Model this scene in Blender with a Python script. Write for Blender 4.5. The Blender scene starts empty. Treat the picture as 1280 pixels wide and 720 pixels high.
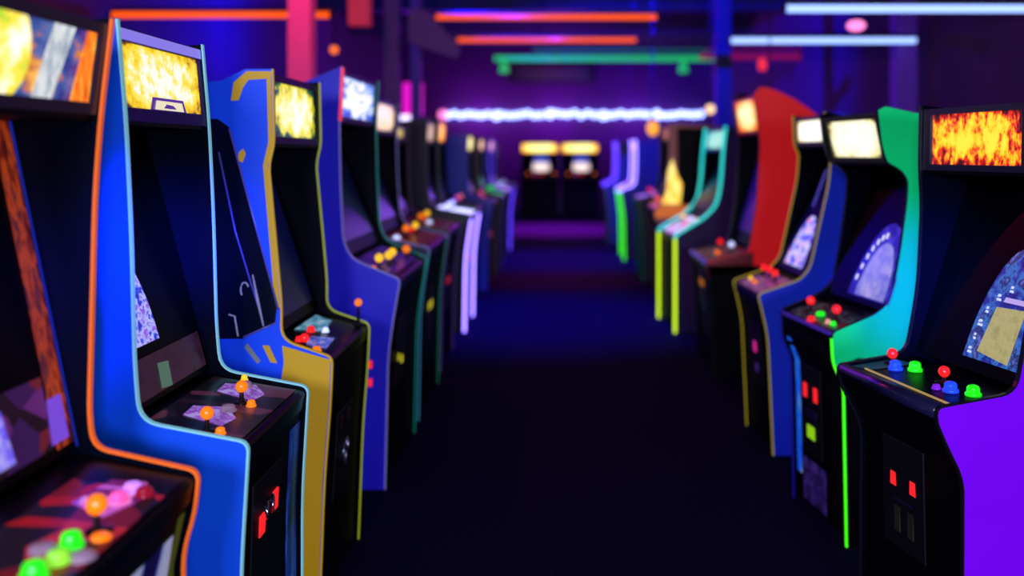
import bpy, bmesh, math, random
from mathutils import Vector, Matrix
random.seed(7)
C = bpy.context.scene.collection
SC = bpy.context.scene
SC.view_settings.view_transform = 'Standard'
SC.view_settings.look = 'None'

# ------------------------------------------------------------------ colours and materials
def lin(c):
    return tuple((x/12.92 if x <= .04045 else ((x+.055)/1.055)**2.4) for x in (v/255 for v in c))

_M = {}
def mat(name, rgb, rough=.5, metal=0.0, emit=None, es=0.0, spec=.5, coat=0.0, alpha=1.0, trans=0.0, var=0.0, vscale=30):
    if name in _M: return _M[name]
    m = bpy.data.materials.new(name); m.use_nodes = True
    b = m.node_tree.nodes['Principled BSDF']
    c = lin(rgb)
    b.inputs['Base Color'].default_value = (*c, 1)
    b.inputs['Roughness'].default_value = rough
    b.inputs['Metallic'].default_value = metal
    b.inputs['Specular IOR Level'].default_value = spec
    b.inputs['Coat Weight'].default_value = coat
    b.inputs['Transmission Weight'].default_value = trans
    if emit is not None:
        b.inputs['Emission Color'].default_value = (*lin(emit), 1)
        b.inputs['Emission Strength'].default_value = es
    if var > 0:
        nt = m.node_tree; N = nt.nodes; L = nt.links
        tc = N.new('ShaderNodeTexCoord'); nz = N.new('ShaderNodeTexNoise'); nz.inputs['Scale'].default_value = vscale
        nz.inputs['Detail'].default_value = 4
        rp = N.new('ShaderNodeValToRGB')
        rp.color_ramp.elements[0].position = .3; rp.color_ramp.elements[1].position = .7
        rp.color_ramp.elements[0].color = (*[x*(1-var) for x in c], 1)
        rp.color_ramp.elements[1].color = (*[min(1, x*(1+var)) for x in c], 1)
        L.new(tc.outputs['Object'], nz.inputs['Vector']); L.new(nz.outputs['Fac'], rp.inputs['Fac'])
        L.new(rp.outputs['Color'], b.inputs['Base Color'])
    _M[name] = m
    return m

def glow(name, rgb, s=1.0, base=None):
    return mat(name, base or tuple(int(v*.35) for v in rgb), rough=.4, emit=rgb, es=s)

def ramp_set(rp, stops, interp='LINEAR'):
    cr = rp.color_ramp; cr.interpolation = interp
    while len(cr.elements) > 1: cr.elements.remove(cr.elements[-1])
    for i, (p, c) in enumerate(stops):
        e = cr.elements[0] if i == 0 else cr.elements.new(p)
        e.position = p; e.color = (*lin(c), 1)

def art(name, stops, sx=4, sy=4, wn=1.0, we=0.0, strength=1.0, kind='noise', detail=5, rough=.3, interp='LINEAR',
        px=2.2, emission=True, rot=0.0, seed=0.0, dist=0.0, hot=0.0, add=0.0):
    """printed / back-lit art: noise or cells over the part's own UVs, plus an edge fall-off, through a colour ramp"""
    if name in _M: return _M[name]
    m = bpy.data.materials.new(name); m.use_nodes = True
    nt = m.node_tree; N = nt.nodes; L = nt.links; b = N['Principled BSDF']
    tc = N.new('ShaderNodeTexCoord'); mp = N.new('ShaderNodeMapping')
    mp.inputs['Scale'].default_value = (sx, sy, 1); mp.inputs['Rotation'].default_value = (0, 0, rot)
    mp.inputs['Location'].default_value = (seed, seed*.7, seed*.3)
    L.new(tc.outputs['UV'], mp.inputs['Vector'])
    if kind == 'noise':
        t = N.new('ShaderNodeTexNoise'); t.inputs['Scale'].default_value = 1; t.inputs['Detail'].default_value = detail
        t.inputs['Roughness'].default_value = .62; t.inputs['Distortion'].default_value = dist
        src = t.outputs['Fac']
    elif kind == 'cells':
        t = N.new('ShaderNodeTexVoronoi'); t.inputs['Scale'].default_value = 1
        sp = N.new('ShaderNodeSeparateColor'); L.new(t.outputs['Color'], sp.inputs['Color']); src = sp.outputs[0]
    else:
        t = N.new('ShaderNodeTexWave'); t.inputs['Scale'].default_value = 1; t.inputs['Distortion'].default_value = dist
        t.inputs['Detail'].default_value = 3
        src = t.outputs['Fac']
    L.new(mp.outputs['Vector'], t.inputs['Vector'])
    def M(op, a, bb):
        n = N.new('ShaderNodeMath'); n.operation = op
        for i, v in enumerate((a, bb)):
            if isinstance(v, (int, float)): n.inputs[i].default_value = v
            else: L.new(v, n.inputs[i])
        return n.outputs[0]
    val = M('MULTIPLY', src, wn)
    sx_ = N.new('ShaderNodeSeparateXYZ'); L.new(tc.outputs['UV'], sx_.inputs[0])
    if we:
        ux = M('MULTIPLY', M('ABSOLUTE', M('SUBTRACT', sx_.outputs[0], .5), 0), 2)
        uy = M('MULTIPLY', M('ABSOLUTE', M('SUBTRACT', sx_.outputs[1], .5), 0), 2)
        d = M('ADD', M('POWER', ux, px), M('POWER', uy, px))
        val = M('ADD', val, M('MULTIPLY', M('SUBTRACT', 1, d), we))
    if add: val = M('ADD', val, add)
    rp = N.new('ShaderNodeValToRGB'); ramp_set(rp, stops, interp)
    L.new(val, rp.inputs['Fac'])
    if emission:
        b.inputs['Base Color'].default_value = (.01, .01, .01, 1)
        L.new(rp.outputs['Color'], b.inputs['Emission Color']); b.inputs['Emission Strength'].default_value = strength
    else:
        L.new(rp.outputs['Color'], b.inputs['Base Color'])
        if strength:
            L.new(rp.outputs['Color'], b.inputs['Emission Color']); b.inputs['Emission Strength'].default_value = strength
    b.inputs['Roughness'].default_value = rough
    _M[name] = m
    return m

BLACK = mat('black_laminate', (5, 5, 8), rough=.5, spec=.1, var=.3)
INNER = mat('black_inner_wall', (2, 3, 17), rough=.45, spec=.06)
GLOSS = mat('black_gloss', (4, 4, 8), rough=.35, spec=.05)
DECKB = mat('black_deck', (6, 5, 8), rough=.32, spec=.18)
CHROME = mat('chrome', (210, 215, 230), rough=.15, metal=1)
DARKMETAL = mat('dark_metal', (40, 40, 48), rough=.4, metal=.8)
SHAFT = mat('black_shaft', (14, 14, 16), rough=.3)

# ------------------------------------------------------------------ mesh helpers
class B:
    def __init__(s): s.bm = bmesh.new(); s.uv = s.bm.loops.layers.uv.new('UVMap')
    def face(s, pts, mi=0, uv=None):
        f = s.bm.faces.new([s.bm.verts.new(p) for p in pts]); f.material_index = mi
        if uv:
            for l, c in zip(f.loops, uv): l[s.uv].uv = c
        return f
    def box(s, x0, x1, y0, y1, z0, z1):
        v = [s.bm.verts.new((x, y, z)) for x in (x0, x1) for y in (y0, y1) for z in (z0, z1)]
        for q in ((0, 1, 3, 2), (4, 6, 7, 5), (0, 4, 5, 1), (2, 3, 7, 6), (0, 2, 6, 4), (1, 5, 7, 3)):
            s.bm.faces.new([v[i] for i in q])
        return s
    def prism(s, poly, axis_pts, mi=(0, 0, 0)):
        """poly: list of points from a function p(i, side); axis_pts = (f0, f1) mapping a poly entry to 3-D"""
        a = [s.bm.verts.new(axis_pts[0](p)) for p in poly]; b = [s.bm.verts.new(axis_pts[1](p)) for p in poly]
        n = len(poly)
        f = s.bm.faces.new(a); f.material_index = mi[0]
        g = s.bm.faces.new(b[::-1]); g.material_index = mi[1]
        for i in range(n):
            h = s.bm.faces.new((a[i], b[i], b[(i+1) % n], a[(i+1) % n])); h.material_index = mi[2]
        return s
    def tube(s, pts, r, n=10, cap=True):
        pts = [Vector(p) for p in pts]; rings = []
        for i, p in enumerate(pts):
            d = (pts[min(i+1, len(pts)-1)] - pts[max(i-1, 0)]).normalized()
            up = Vector((0, 0, 1)) if abs(d.z) < .9 else Vector((1, 0, 0))
            x = d.cross(up).normalized(); y = d.cross(x)
            rr = r[i] if isinstance(r, (list, tuple)) else r
            rings.append([s.bm.verts.new(p + rr*(math.cos(2*math.pi*k/n)*x + math.sin(2*math.pi*k/n)*y)) for k in range(n)])
        for a, b in zip(rings, rings[1:]):
            for k in range(n): s.bm.faces.new((a[k], a[(k+1) % n], b[(k+1) % n], b[k]))
        if cap: s.bm.faces.new(rings[0][::-1]); s.bm.faces.new(rings[-1])
        return s
    def lathe(s, prof, o=(0, 0, 0), n=16, M=None):
        rings = []
        o = Vector(o)
        for r, z in prof:
            rings.append([s.bm.verts.new((M @ Vector((r*math.cos(2*math.pi*k/n), r*math.sin(2*math.pi*k/n), z)) if M else Vector((r*math.cos(2*math.pi*k/n), r*math.sin(2*math.pi*k/n), z))) + o) for k in range(n)])
        for a, b in zip(rings, rings[1:]):
            for k in range(n): s.bm.faces.new((a[k], a[(k+1) % n], b[(k+1) % n], b[k]))
        s.bm.faces.new(rings[0][::-1]); s.bm.faces.new(rings[-1])
        return s
    def ball(s, o, r, n=14, m=8, sz=1.0):
        prof = [(r*math.sin(math.pi*(i+.02)/(m+.04)), -r*sz*math.cos(math.pi*(i+.02)/(m+.04))) for i in range(m+1)]
        return s.lathe(prof, o, n)
    def build(s, name, mats, parent=None, smooth=False, bevel=0, recalc=True):
        bm = s.bm
        if recalc: bmesh.ops.recalc_face_normals(bm, faces=bm.faces)
        me = bpy.data.meshes.new(name); bm.to_mesh(me); bm.free()
        for m in (mats if isinstance(mats, (list, tuple)) else [mats]): me.materials.append(m)
        if smooth:
            for p in me.polygons: p.use_smooth = True
        o = bpy.data.objects.new(name, me); C.objects.link(o)
        if parent: o.parent = parent
        if bevel:
            d = o.modifiers.new('bevel', 'BEVEL'); d.width = bevel; d.segments = 2; d.limit_method = 'ANGLE'
        return o

def tag(o, label=None, cat=None, group=None, kind=None):
    if label: o['label'] = label
    if cat: o['category'] = cat
    if group: o['group'] = group
    if kind: o['kind'] = kind
    return o
def empty(name, loc, rz=0):
    o = bpy.data.objects.new(name, None); C.objects.link(o); o.location = loc; o.rotation_euler = (0, 0, rz)
    o.empty_display_size = .2
    return o
def struct(name, b, m, **k): return tag(b.build(name, m, **k), kind='structure')

def fillet(pts, rad, n=5):
    out = []
    for i, p in enumerate(pts):
        if i == 0 or i == len(pts)-1 or rad[i] <= 0: out.append(tuple(p)); continue
        P = Vector(p); A = Vector(pts[i-1])-P; D = Vector(pts[i+1])-P
        r = min(rad[i], A.length*.48, D.length*.48)
        a = P+A.normalized()*r; d = P+D.normalized()*r
        for k in range(n+1):
            t = k/n; q = (1-t)**2*a+2*t*(1-t)*P+t*t*d; out.append((q.x, q.y))
    return out

# ------------------------------------------------------------------ the arcade cabinet
T = .010
class Cab:
    """an upright cabinet: profile in (u back from the deck edge, z); v runs from the near to the far side panel"""
    def __init__(s, label, side, P, yaw, w, front, im, ie, ic, col, trim, it=0, top=(), D=.8, trim_far=None, trim_low=None,
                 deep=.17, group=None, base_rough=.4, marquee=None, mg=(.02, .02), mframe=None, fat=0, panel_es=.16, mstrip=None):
        s.s = side; s.w = w; s.front = front; s.im, s.ie, s.ic, s.it = im, ie, ic, it
        s.root = empty('arcade_cabinet', (P[0], P[1], 0), math.radians(yaw if side > 0 else -yaw))
        tag(s.root, label, 'arcade machine', group)
        rad = [.08]*len(front); rad[ie] = .045; rad[ic] = .022; rad[0] = .0
        full = fillet(front, rad)
        for u, z in full: pass
        s.full = full
        zt = (top[0][1] if top else front[0][1]-.01)
        poly = [(D, 0), (D, zt-.03)] + list(top) + full
        panelmat = [mat('panel_%d_%d_%d' % col, col, rough=base_rough, spec=.4, var=.06, vscale=3, emit=col, es=panel_es), INNER]  # self glow in the panel colour brightens it like blacklit paint
        dz = [z for z in (q[1] for q in full)]
        # index in full where the deck corner ends, for two-colour trims
        jc = max(i for i, q in enumerate(full) if q[1] > front[ic][1]-.06)
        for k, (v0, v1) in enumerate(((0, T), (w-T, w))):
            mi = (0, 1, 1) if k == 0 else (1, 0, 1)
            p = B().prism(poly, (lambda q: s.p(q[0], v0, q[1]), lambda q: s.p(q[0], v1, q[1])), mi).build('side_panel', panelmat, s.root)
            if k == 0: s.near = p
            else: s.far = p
            tc = trim if (k == 0 or trim_far is None) else trim_far
            if tc is None: continue
            segs = [(full, tc)] if trim_low is None else [(full[:jc+1], tc), (full[jc:], trim_low if not isinstance(trim_low, tuple) else trim_low[k])]
            for sg, m in segs:
                if m is None: continue
                b = B(); vm0, vm1 = v0-.001-fat*.6, v1+.001+fat*.6
                n = len(sg); offs = []
                for i, q in enumerate(sg):
                    t = (Vector(sg[min(i+1, n-1)])-Vector(sg[max(i-1, 0)])).normalized()
                    nn = Vector((t.y, -t.x))
                    if nn.x > 0 and abs(nn.x) > abs(nn.y): nn = -nn
                    if abs(nn.x) <= abs(nn.y) and nn.y < 0: nn = -nn
                    offs.append((Vector(q)+nn*(.003+fat), Vector(q)-nn*.0015))
                rows = [[b.bm.verts.new(s.p(a.x, vm0, a.y)), b.bm.verts.new(s.p(a.x, vm1, a.y)), b.bm.verts.new(s.p(c.x, vm1, c.y)), b.bm.verts.new(s.p(c.x, vm0, c.y))] for a, c in offs]
                for r0, r1 in zip(rows, rows[1:]):
                    for j in range(4): b.bm.faces.new((r0[j], r0[(j+1) % 4], r1[(j+1) % 4], r1[j]))
                b.bm.faces.new(rows[0]); b.bm.faces.new(rows[-1][::-1])
                b.build('edge_trim', m, p)
        # carcass
        tf = top[-1] if top else front[0]
        b = B(); b.prism([(D-.03, .03), (D-.01, .03), (D-.01, zt-.05), (D-.03, zt-.05)], s.vv(T, w-T)).build('back_panel', BLACK, s.root)
        tl = [(D-.01, zt-.06)] + [(u, z-.018) for u, z in top] + [(front[it][0]+.03, front[it][1]-.018)]
        tl2 = tl + [(u, z-.014) for u, z in tl[::-1]]
        B().prism(tl2, s.vv(T, w-T)).build('top_panel', BLACK, s.root)
        # marquee
        (ut, z1), (um, z0) = front[it], front[im]
        z1 -= .012
        d = Vector((um-ut, z0-z1)); L = d.length; d /= L; nrm = Vector((-d.y, d.x))  # points back (+u)
        if nrm.x < 0: nrm = -nrm
        s.mq = (Vector((ut, z1)), d, nrm, L)
        g0, g1 = mg[0], mg[1]
        fr = B()
        def bar(a0, a1, v0, v1, o0=.004, o1=.03):
            q = [Vector((ut, z1))+d*a+nrm*o for a, o in ((a0, o0), (a1, o0), (a1, o1), (a0, o1))]
            fr.prism([(x.x, x.y) for x in q], s.vv(v0, v1))
        bar(0, g1, T, w-T); bar(L-g1, L, T, w-T); bar(g1, L-g1, T, T+g0); bar(g1, L-g1, w-T-g0, w-T)
        f = fr.build('marquee_frame', mframe or GLOSS, s.root)
        if marquee: s.mquad(g1*.8, L-g1*.8, T+g0*.8, w-T-g0*.8, .012, 'marquee_sign', marquee)
        if mstrip:
            s.mquad(g1*.1, g1*.95, T+.004, w-T-.004, .002, 'lit_underside_strip', mstrip)  # glowing strip stands for light falling on the frame's underside
        # speaker panel under the sign, bezel, deck, front
        ub, zb = um+deep, z0-.0
        pe = front[ie]
        B().prism([(um+.012, z0+.004), (ub+.02, zb+.004), (ub+.02, zb-.012), (um+.014, z0-.010)], s.vv(T, w-T)).build('speaker_panel', BLACK, s.root)
        s.b0 = Vector((pe[0]+.028, pe[1]+.006)); s.b1 = Vector((ub, zb-.012))
        s.bd = s.b1-s.b0; s.bn = Vector((-s.bd.y, s.bd.x)).normalized()     # toward the player
        if s.bn.x > 0: s.bn = -s.bn
        q = [s.b0, s.b1, s.b1-s.bn*.015, s.b0-s.bn*.015]
        s.bezel = B().prism([(x.x, x.y) for x in q], s.vv(T, w-T)).build('bezel', GLOSS, s.root)
        pc = front[ic]
        s.de = Vector((pe[0]+.03, pe[1]-.008)); s.dc = Vector((pc[0]+.006, pc[1]-.006))
        lipz = .05
        dk = [(s.de.x, s.de.y), (s.dc.x+.012, s.dc.y+.001), (s.dc.x+.003, s.dc.y-.004), (s.dc.x, s.dc.y-.012), (s.dc.x+.006, s.dc.y-lipz), (s.dc.x+.03, s.dc.y-lipz), (s.de.x, s.de.y-.03)]
        s.deck = B().prism(dk, s.vv(T, w-T)).build('control_deck', DECKB, s.root)
        low = [q for q in full if q[1] < front[ic][1]-.055]
        low = [(s.dc.x+.012, s.dc.y-.052)] + [(u+.014, z) for u, z in low if z < s.dc.y-.055]
        low[-1] = (low[-1][0], .02)
        s.low = low
        fp = low + [(u+.018, z) for u, z in low[::-1]]
        s.fp = B().prism(fp, s.vv(T, w-T)).build('front_panel', BLACK, s.root)
    def p(s, u, v, z): return (s.s*u, v, z)
    def vv(s, v0, v1): return (lambda q: s.p(q[0], v0, q[1]), lambda q: s.p(q[0], v1, q[1]))
    def uvx(s, v): t = (v-T)/(s.w-2*T); return t if s.s < 0 else 1-t
    def mquad(s, a0, a1, v0, v1, off, name, m, parent=None, uv=None):
        o, d, n, L = s.mq
        pts = []; uvs = []
        for a, v in ((a1, v0), (a1, v1), (a0, v1), (a0, v0)):
            q = o+d*a+n*off; pts.append(s.p(q.x, v, q.y)); uvs.append((s.uvn(v, v0, v1), 1-(a-a0)/(a1-a0)))
        b = B(); b.face(pts, uv=uvs)
        return b.build(name, m, parent or s.root, recalc=False)
    def uvn(s, v, v0, v1): t = (v-v0)/(v1-v0); return t if s.s < 0 else 1-t
    def bz(s, f, v, off=.002):
        q = s.b0+s.bd*f+s.bn*off; return s.p(q.x, v, q.y)
    def bpoly(s, fv, name, m, off=.003, parent=None):
        fs = [f for f, v in fv]; vs = [v for f, v in fv]
        b = B()
        uv = [(s.uvn(v, min(vs), max(vs)), (f-min(fs))/(max(fs)-min(fs))) for f, v in fv]
        b.face([s.bz(f, v, off) for f, v in fv], uv=uv)
        return b.build(name, m, parent or s.root, recalc=False)
    def arch(s, vc, hw, f0, f1, name, m, off=.004, parent=None, n=20, pw=1.0):
        pts = [(f0+(f1-f0)*max(0, math.sin(math.pi*i/n))**pw, vc-hw*math.cos(math.pi*i/n)) for i in range(n+1)]
        return s.bpoly(pts, name, m, off, parent)
    def dp(s, f, v, h=0):
        q = s.de+(s.dc-s.de)*f; return s.p(q.x, v, q.y+h)
    def dpoly(s, fv, name, m, h=.0025, parent=None):
        fs = [f for f, v in fv]; vs = [v for f, v in fv]; b = B()
        b.face([s.dp(f, v, h) for f, v in fv], uv=[(s.uvn(v, min(vs), max(vs)), 1-(f-min(fs))/(max(fs)-min(fs))) for f, v in fv])
        return b.build(name, m, parent or s.root, recalc=True)
    def button(s, f, v, m, r=.014, h=.012):
        b = B()
        b.lathe([(r*1.25, 0), (r*1.25, h*.35), (r*1.02, h*.45), (r*.98, h), (r*.8, h*1.25), (r*.3, h*1.4)], s.dp(f, v, .002), 16)
        return b.build('button', m, s.root, smooth=True)
    def stick(s, f, v, m, r=.019, h=.06, washer=None):
        o = Vector(s.dp(f, v, .002))
        b = B(); b.lathe([(r*1.6, 0), (r*1.6, .002), (r*.7, .004), (.006, .006), (.005, h)], o, 16)
        j = b.build('joystick', washer or SHAFT, s.root, smooth=True)
        B().ball(o+Vector((0, 0, h+r*.6)), r).build('joystick_ball', m, j, smooth=True)
        return j
    def fu(s, z):
        for a, b in zip(s.low, s.low[1:]):
            if b[1] <= z <= a[1]:
                t = (a[1]-z)/max(1e-6, a[1]-b[1]); return a[0]+(b[0]-a[0])*t
        return s.low[-1][0]
    def fbox(s, name, v0, v1, z0, z1, m, th=.008, parent=None, bevel=.002, off=0.0):
        a, c = s.fu(z0)-.0005-off, s.fu(z1)-.0005-off
        return B().prism([(a, z0), (a-th, z0), (c-th, z1), (c, z1)], s.vv(v0, v1)).build(name, m, parent or s.root, bevel=bevel)
    def fquad(s, name, v0, v1, z0, z1, m, off=.002):
        b = B(); n = 6; L = None
        zs = [z0+(z1-z0)*i/n for i in range(n+1)]
        for za, zc in zip(zs, zs[1:]):
            pts = [s.p(s.fu(za)-off, v0, za), s.p(s.fu(za)-off, v1, za), s.p(s.fu(zc)-off, v1, zc), s.p(s.fu(zc)-off, v0, zc)]
            b.face(pts, uv=[(s.uvn(v0, v0, v1), (za-z0)/(z1-z0)), (s.uvn(v1, v0, v1), (za-z0)/(z1-z0)), (s.uvn(v1, v0, v1), (zc-z0)/(z1-z0)), (s.uvn(v0, v0, v1), (zc-z0)/(z1-z0))])
        return b.build(name, m, s.root, recalc=False)
    def sideart(s, poly, m, name='side_art', th=.0015, far=False):
        v0, v1 = (-th, -.0002) if not far else (s.w-T-th, s.w-T-.0002)
        us = [q[0] for q in poly]; zs = [q[1] for q in poly]
        b = B().prism(poly, s.vv(v0, v1))
        for f in b.bm.faces:
            for l in f.loops:
                l[b.uv].uv = ((abs(l.vert.co.x)-min(us))/(max(us)-min(us)+1e-6), (l.vert.co.z-min(zs))/(max(zs)-min(zs)+1e-6))
        return b.build(name, m, s.near if not far else s.far)
    def coin_door(s, v, z, w=.2, h=.26, lights=((-.045, .05), (.045, .05)), lm=None, lw=.026, lh=.04, extra=()):
        d = s.fbox('coin_door', v-w/2, v+w/2, z-h/2, z+h/2, mat('coin_door_black', (18, 17, 22), rough=.45, metal=.3), th=.006)
        for dv, dz in lights:
            s.fbox('coin_return_button', v+dv-lw/2, v+dv+lw/2, z+dz-lh/2, z+dz+lh/2, lm, th=.012, parent=d)
        for nm, dv, dz, a, b, m in extra:
            s.fbox(nm, v+dv-a/2, v+dv+a/2, z+dz-b/2, z+dz+b/2, m, th=.010, parent=d)
        return d

# trims and plastics; self glow put into the plain ones stands for blacklight
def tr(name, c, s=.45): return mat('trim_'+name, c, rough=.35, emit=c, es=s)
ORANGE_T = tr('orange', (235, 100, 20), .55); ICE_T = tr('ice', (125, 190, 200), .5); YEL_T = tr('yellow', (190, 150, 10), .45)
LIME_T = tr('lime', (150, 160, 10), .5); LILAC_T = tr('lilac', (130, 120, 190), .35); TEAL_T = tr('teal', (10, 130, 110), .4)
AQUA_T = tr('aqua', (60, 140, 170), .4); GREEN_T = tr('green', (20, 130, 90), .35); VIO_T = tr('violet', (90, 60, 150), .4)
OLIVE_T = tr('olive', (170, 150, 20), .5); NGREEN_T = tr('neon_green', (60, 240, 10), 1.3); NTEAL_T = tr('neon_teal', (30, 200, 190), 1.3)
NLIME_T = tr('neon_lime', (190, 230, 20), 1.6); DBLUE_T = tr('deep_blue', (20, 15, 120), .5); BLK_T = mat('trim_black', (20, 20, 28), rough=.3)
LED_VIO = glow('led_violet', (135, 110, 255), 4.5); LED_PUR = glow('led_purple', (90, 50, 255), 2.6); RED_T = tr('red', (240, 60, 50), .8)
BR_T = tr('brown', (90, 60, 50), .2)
def ball(n, c, s=1.0): return mat('knob_'+n, c, rough=.25, emit=c, es=s, spec=.6)
K_OR = ball('orange', (255, 120, 10), .75); K_RED = ball('red', (255, 30, 30), .8); K_GRN = ball('green', (30, 235, 20), .75)
K_LIM = ball('lime', (140, 220, 50), .7); K_BLU = ball('blue', (30, 70, 255), .7); K_YEL = ball('yellow', (255, 190, 30), .9)
K_CLR = mat('knob_clear', (150, 120, 140), rough=.2, emit=(120, 90, 110), es=.5); K_LIL = ball('lilac', (205, 130, 235), .7)
K_PNK = ball('pink', (255, 90, 170), .7); K_WHT = ball('white', (200, 210, 255), 1.0)
COIN_RED = glow('coin_red', (255, 35, 40), 1.0); COIN_LIME = glow('coin_lime', (150, 215, 20), .8)

# ---- left row
L1 = Cab('nearest cabinet of the left row, orange edge trim, green knobs on red deck', -1, (-.69, 1.25), 0, .59,
         [(.163, 1.655), (.185, 1.47), (.196, 1.323), (.207, .9), (.199, .835), (-.003, .79), (.005, .71), (.027, .64), (.03, 0)], 1, 4, 5,
         (60, 50, 60), ORANGE_T, marquee=art('sign_comic', [(.0, (10, 16, 80)), (.3, (25, 40, 130)), (.5, (60, 90, 160)), (.62, (200, 110, 40)), (.75, (255, 190, 60))],
         3.2, 1.6, wn=2.0, we=.2, add=-.62, strength=1.1, rot=.5, seed=3.2), mg=(.028, .022), mframe=mat('frame_navy', (14, 14, 40), rough=.35))
o_ = L1.mq
def mshape(c, pts, name, m, off=.006):
    """a printed shape on the sign: pts = (x across 0..1 as the viewer sees it, y up 0..1)"""
    o, d, n, L = c.mq; b = B()
    P = []
    for x, y in pts:
        v = T+.02+(c.w-2*T-.04)*(x if c.s < 0 else 1-x); q = o+d*(L*(1-y))+n*off
        P.append(c.p(q.x, v, q.y))
    xs = [q[0] for q in pts]; ys = [q[1] for q in pts]
    b.face(P, uv=[((x-min(xs))/(max(xs)-min(xs)), (y-min(ys))/(max(ys)-min(ys))) for x, y in pts])
    sign = [k for k in c.root.children if k.name.startswith('marquee_sign')][0]
    return b.build(name, m, sign, recalc=False)
def ell(cx, cy, rx, ry, n=18): return [(cx+rx*math.cos(2*math.pi*i/n), cy+ry*math.sin(2*math.pi*i/n)) for i in range(n)]
WHT_ART = art('print_pale', [(.3, (120, 140, 170)), (.5, (215, 222, 225)), (.7, (250, 250, 245))], 4, 3, strength=1.0, seed=1)
ORG_ART = art('print_flame', [(.3, (190, 50, 5)), (.5, (255, 120, 10)), (.68, (255, 190, 60))], 6, 3, strength=1.1, seed=4)
LIM_ART = art('print_lime', [(.25, (120, 200, 30)), (.45, (255, 225, 70)), (.6, (255, 255, 225)), (.8, (255, 255, 255))], 3, 4, strength=1.2, seed=6)
mshape(L1, ell(.44, .54, .13, .46), 'printed_burst', LIM_ART)
mshape(L1, [(.59, .05), (.71, .05), (.83, .92), (.69, .92)], 'printed_bolt', WHT_ART)
mshape(L1, [(.83, .06), (.97, .06), (.97, .88), (.9, .88)], 'printed_flame', ORG_ART)
RED_CELLS = art('deck_red_cells', [(.0, (8, 3, 4)), (.3, (90, 5, 3)), (.55, (130, 8, 4)), (.75, (24, 4, 8)), (.88, (150, 25, 8))], 5, 3, kind='cells', strength=1.3, rough=.35, interp='CONSTANT')  # print glows by itself to keep its red under coloured light
L1.dpoly([(.25, .05), (.25, .46), (.97, .46), (.97, .05)], 'deck_overlay', RED_CELLS)
LIL_CELLS = art('deck_lilac_cells', [(.0, (120, 20, 90)), (.35, (200, 90, 190)), (.6, (150, 70, 190)), (.8, (230, 140, 210))], 4, 3, kind='cells', emission=False, strength=.6, interp='CONSTANT')
L1.dpoly([(.45, .36), (.5, .48), (.75, .5), (.88, .44), (.75, .33)], 'deck_overlay', LIL_CELLS, h=.004)
L1.stick(.80, .285, K_OR, r=.017, h=.032); L1.button(.875, .262, K_OR, .014, .006); L1.button(.72, .455, K_LIL, .015); L1.button(.71, .405, K_PNK, .014)
L1.button(.83, .445, ball('crimson', (150, 15, 40), .5), .014)
L1.button(.77, .218, K_GRN, .015, .018); L1.button(.80, .165, K_LIM, .015, .014); L1.button(.775, .112, K_GRN, .016, .018)
L1.button(.9, .19, K_CLR, .018, .008); L1.button(.64, .19, K_CLR, .018, .008); L1.button(.88, .06, K_GRN, .015)
ART_OR = art('bezel_orange', [(.25, (25, 6, 10)), (.42, (110, 25, 10)), (.52, (210, 75, 20)), (.6, (60, 20, 40)), (.72, (150, 60, 60))], 3, 8, emission=True, strength=.65, seed=2, interp='LINEAR', dist=.6)
L1.bpoly([(0.02, .506), (0.02, .566), (1, .566), (1, .512)], 'bezel_art', ART_OR)
L1.bpoly([(.0, .570), (.0, .578), (1, .578), (1, .570)], 'bezel_edge', glow('edge_blue', (30, 50, 190), .6))
ART_PUR = art('bezel_plum', [(.2, (25, 4, 20)), (.4, (120, 30, 40)), (.55, (110, 40, 130)), (.7, (60, 20, 90))], 7, 3, kind='cells', strength=.6, interp='CONSTANT')
L1.bpoly([(.03, .05), (.03, .5), (.24, .5), (.24, .05)], 'bezel_art', ART_PUR)
L1.bpoly([(.04, .49), (.04, .55), (.17, .55), (.17, .5)], 'instruction_card', glow('card_violet', (130, 80, 235), .75), off=.005)
SCR_V = art('screen_violet', [(.2, (30, 20, 120)), (.45, (110, 90, 255)), (.6, (190, 180, 255)), (.75, (90, 60, 220))], 4, 4, strength=.9)
L1.bpoly([(.05, .06), (.05, .375), (.2, .36), (.3, .06)], 'screen', SCR_V, off=.006)
ART_STR = art('front_stripes', [(.0, (8, 6, 60)), (.42, (20, 14, 100)), (.5, (150, 160, 215)), (.8, (190, 195, 225))], .9, .5, kind='wave', emission=False, strength=.35, rot=.6, dist=3.5)
L1.fquad('front_art', .12, .53, .1, .69, ART_STR)
L1.fquad('front_edge_art', .535, .568, .1, .72, mat('olive_print', (60, 80, 20), rough=.5, emit=(60, 80, 20), es=.4))

L2 = Cab('blue sided cabinet with ice blue trim and bright yellow sign, second in left row', -1, (-.676, 2.09), 0, .51,
         [(.287, 1.69), (.268, 1.47), (.256, 1.21), (.249, .93), (.238, .812), (0, .766), (.017, .477), (.017, .1), (.02, 0)], 1, 4, 5,
         (4, 76, 215), ICE_T, marquee=art('sign_yellow', [(.0, (40, 20, 10)), (.2, (110, 75, 5)), (.3, (225, 170, 0)), (.58, (255, 222, 25)), (.78, (255, 238, 110)), (.98, (255, 255, 240))],
         12, 5, wn=1.9, we=.55, add=-.5, px=2.8, strength=1.0, detail=7), mg=(.014, .03), mframe=mat('frame_purple', (30, 10, 70), rough=.5, spec=.2, emit=(30, 6, 80), es=.3), mstrip=glow('lit_lilac', (150, 135, 250), .8))
PUR_P = glow('print_purple', (90, 40, 160), .8)
mshape(L2, [(.27, .13), (.31, .29), (.72, .29), (.76, .13)], 'printed_badge', PUR_P)
mshape(L2, [(.32, .15), (.345, .255), (.69, .255), (.71, .15)], 'printed_badge_centre', glow('print_cream', (235, 225, 190), 1.0), off=.004)
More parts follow.
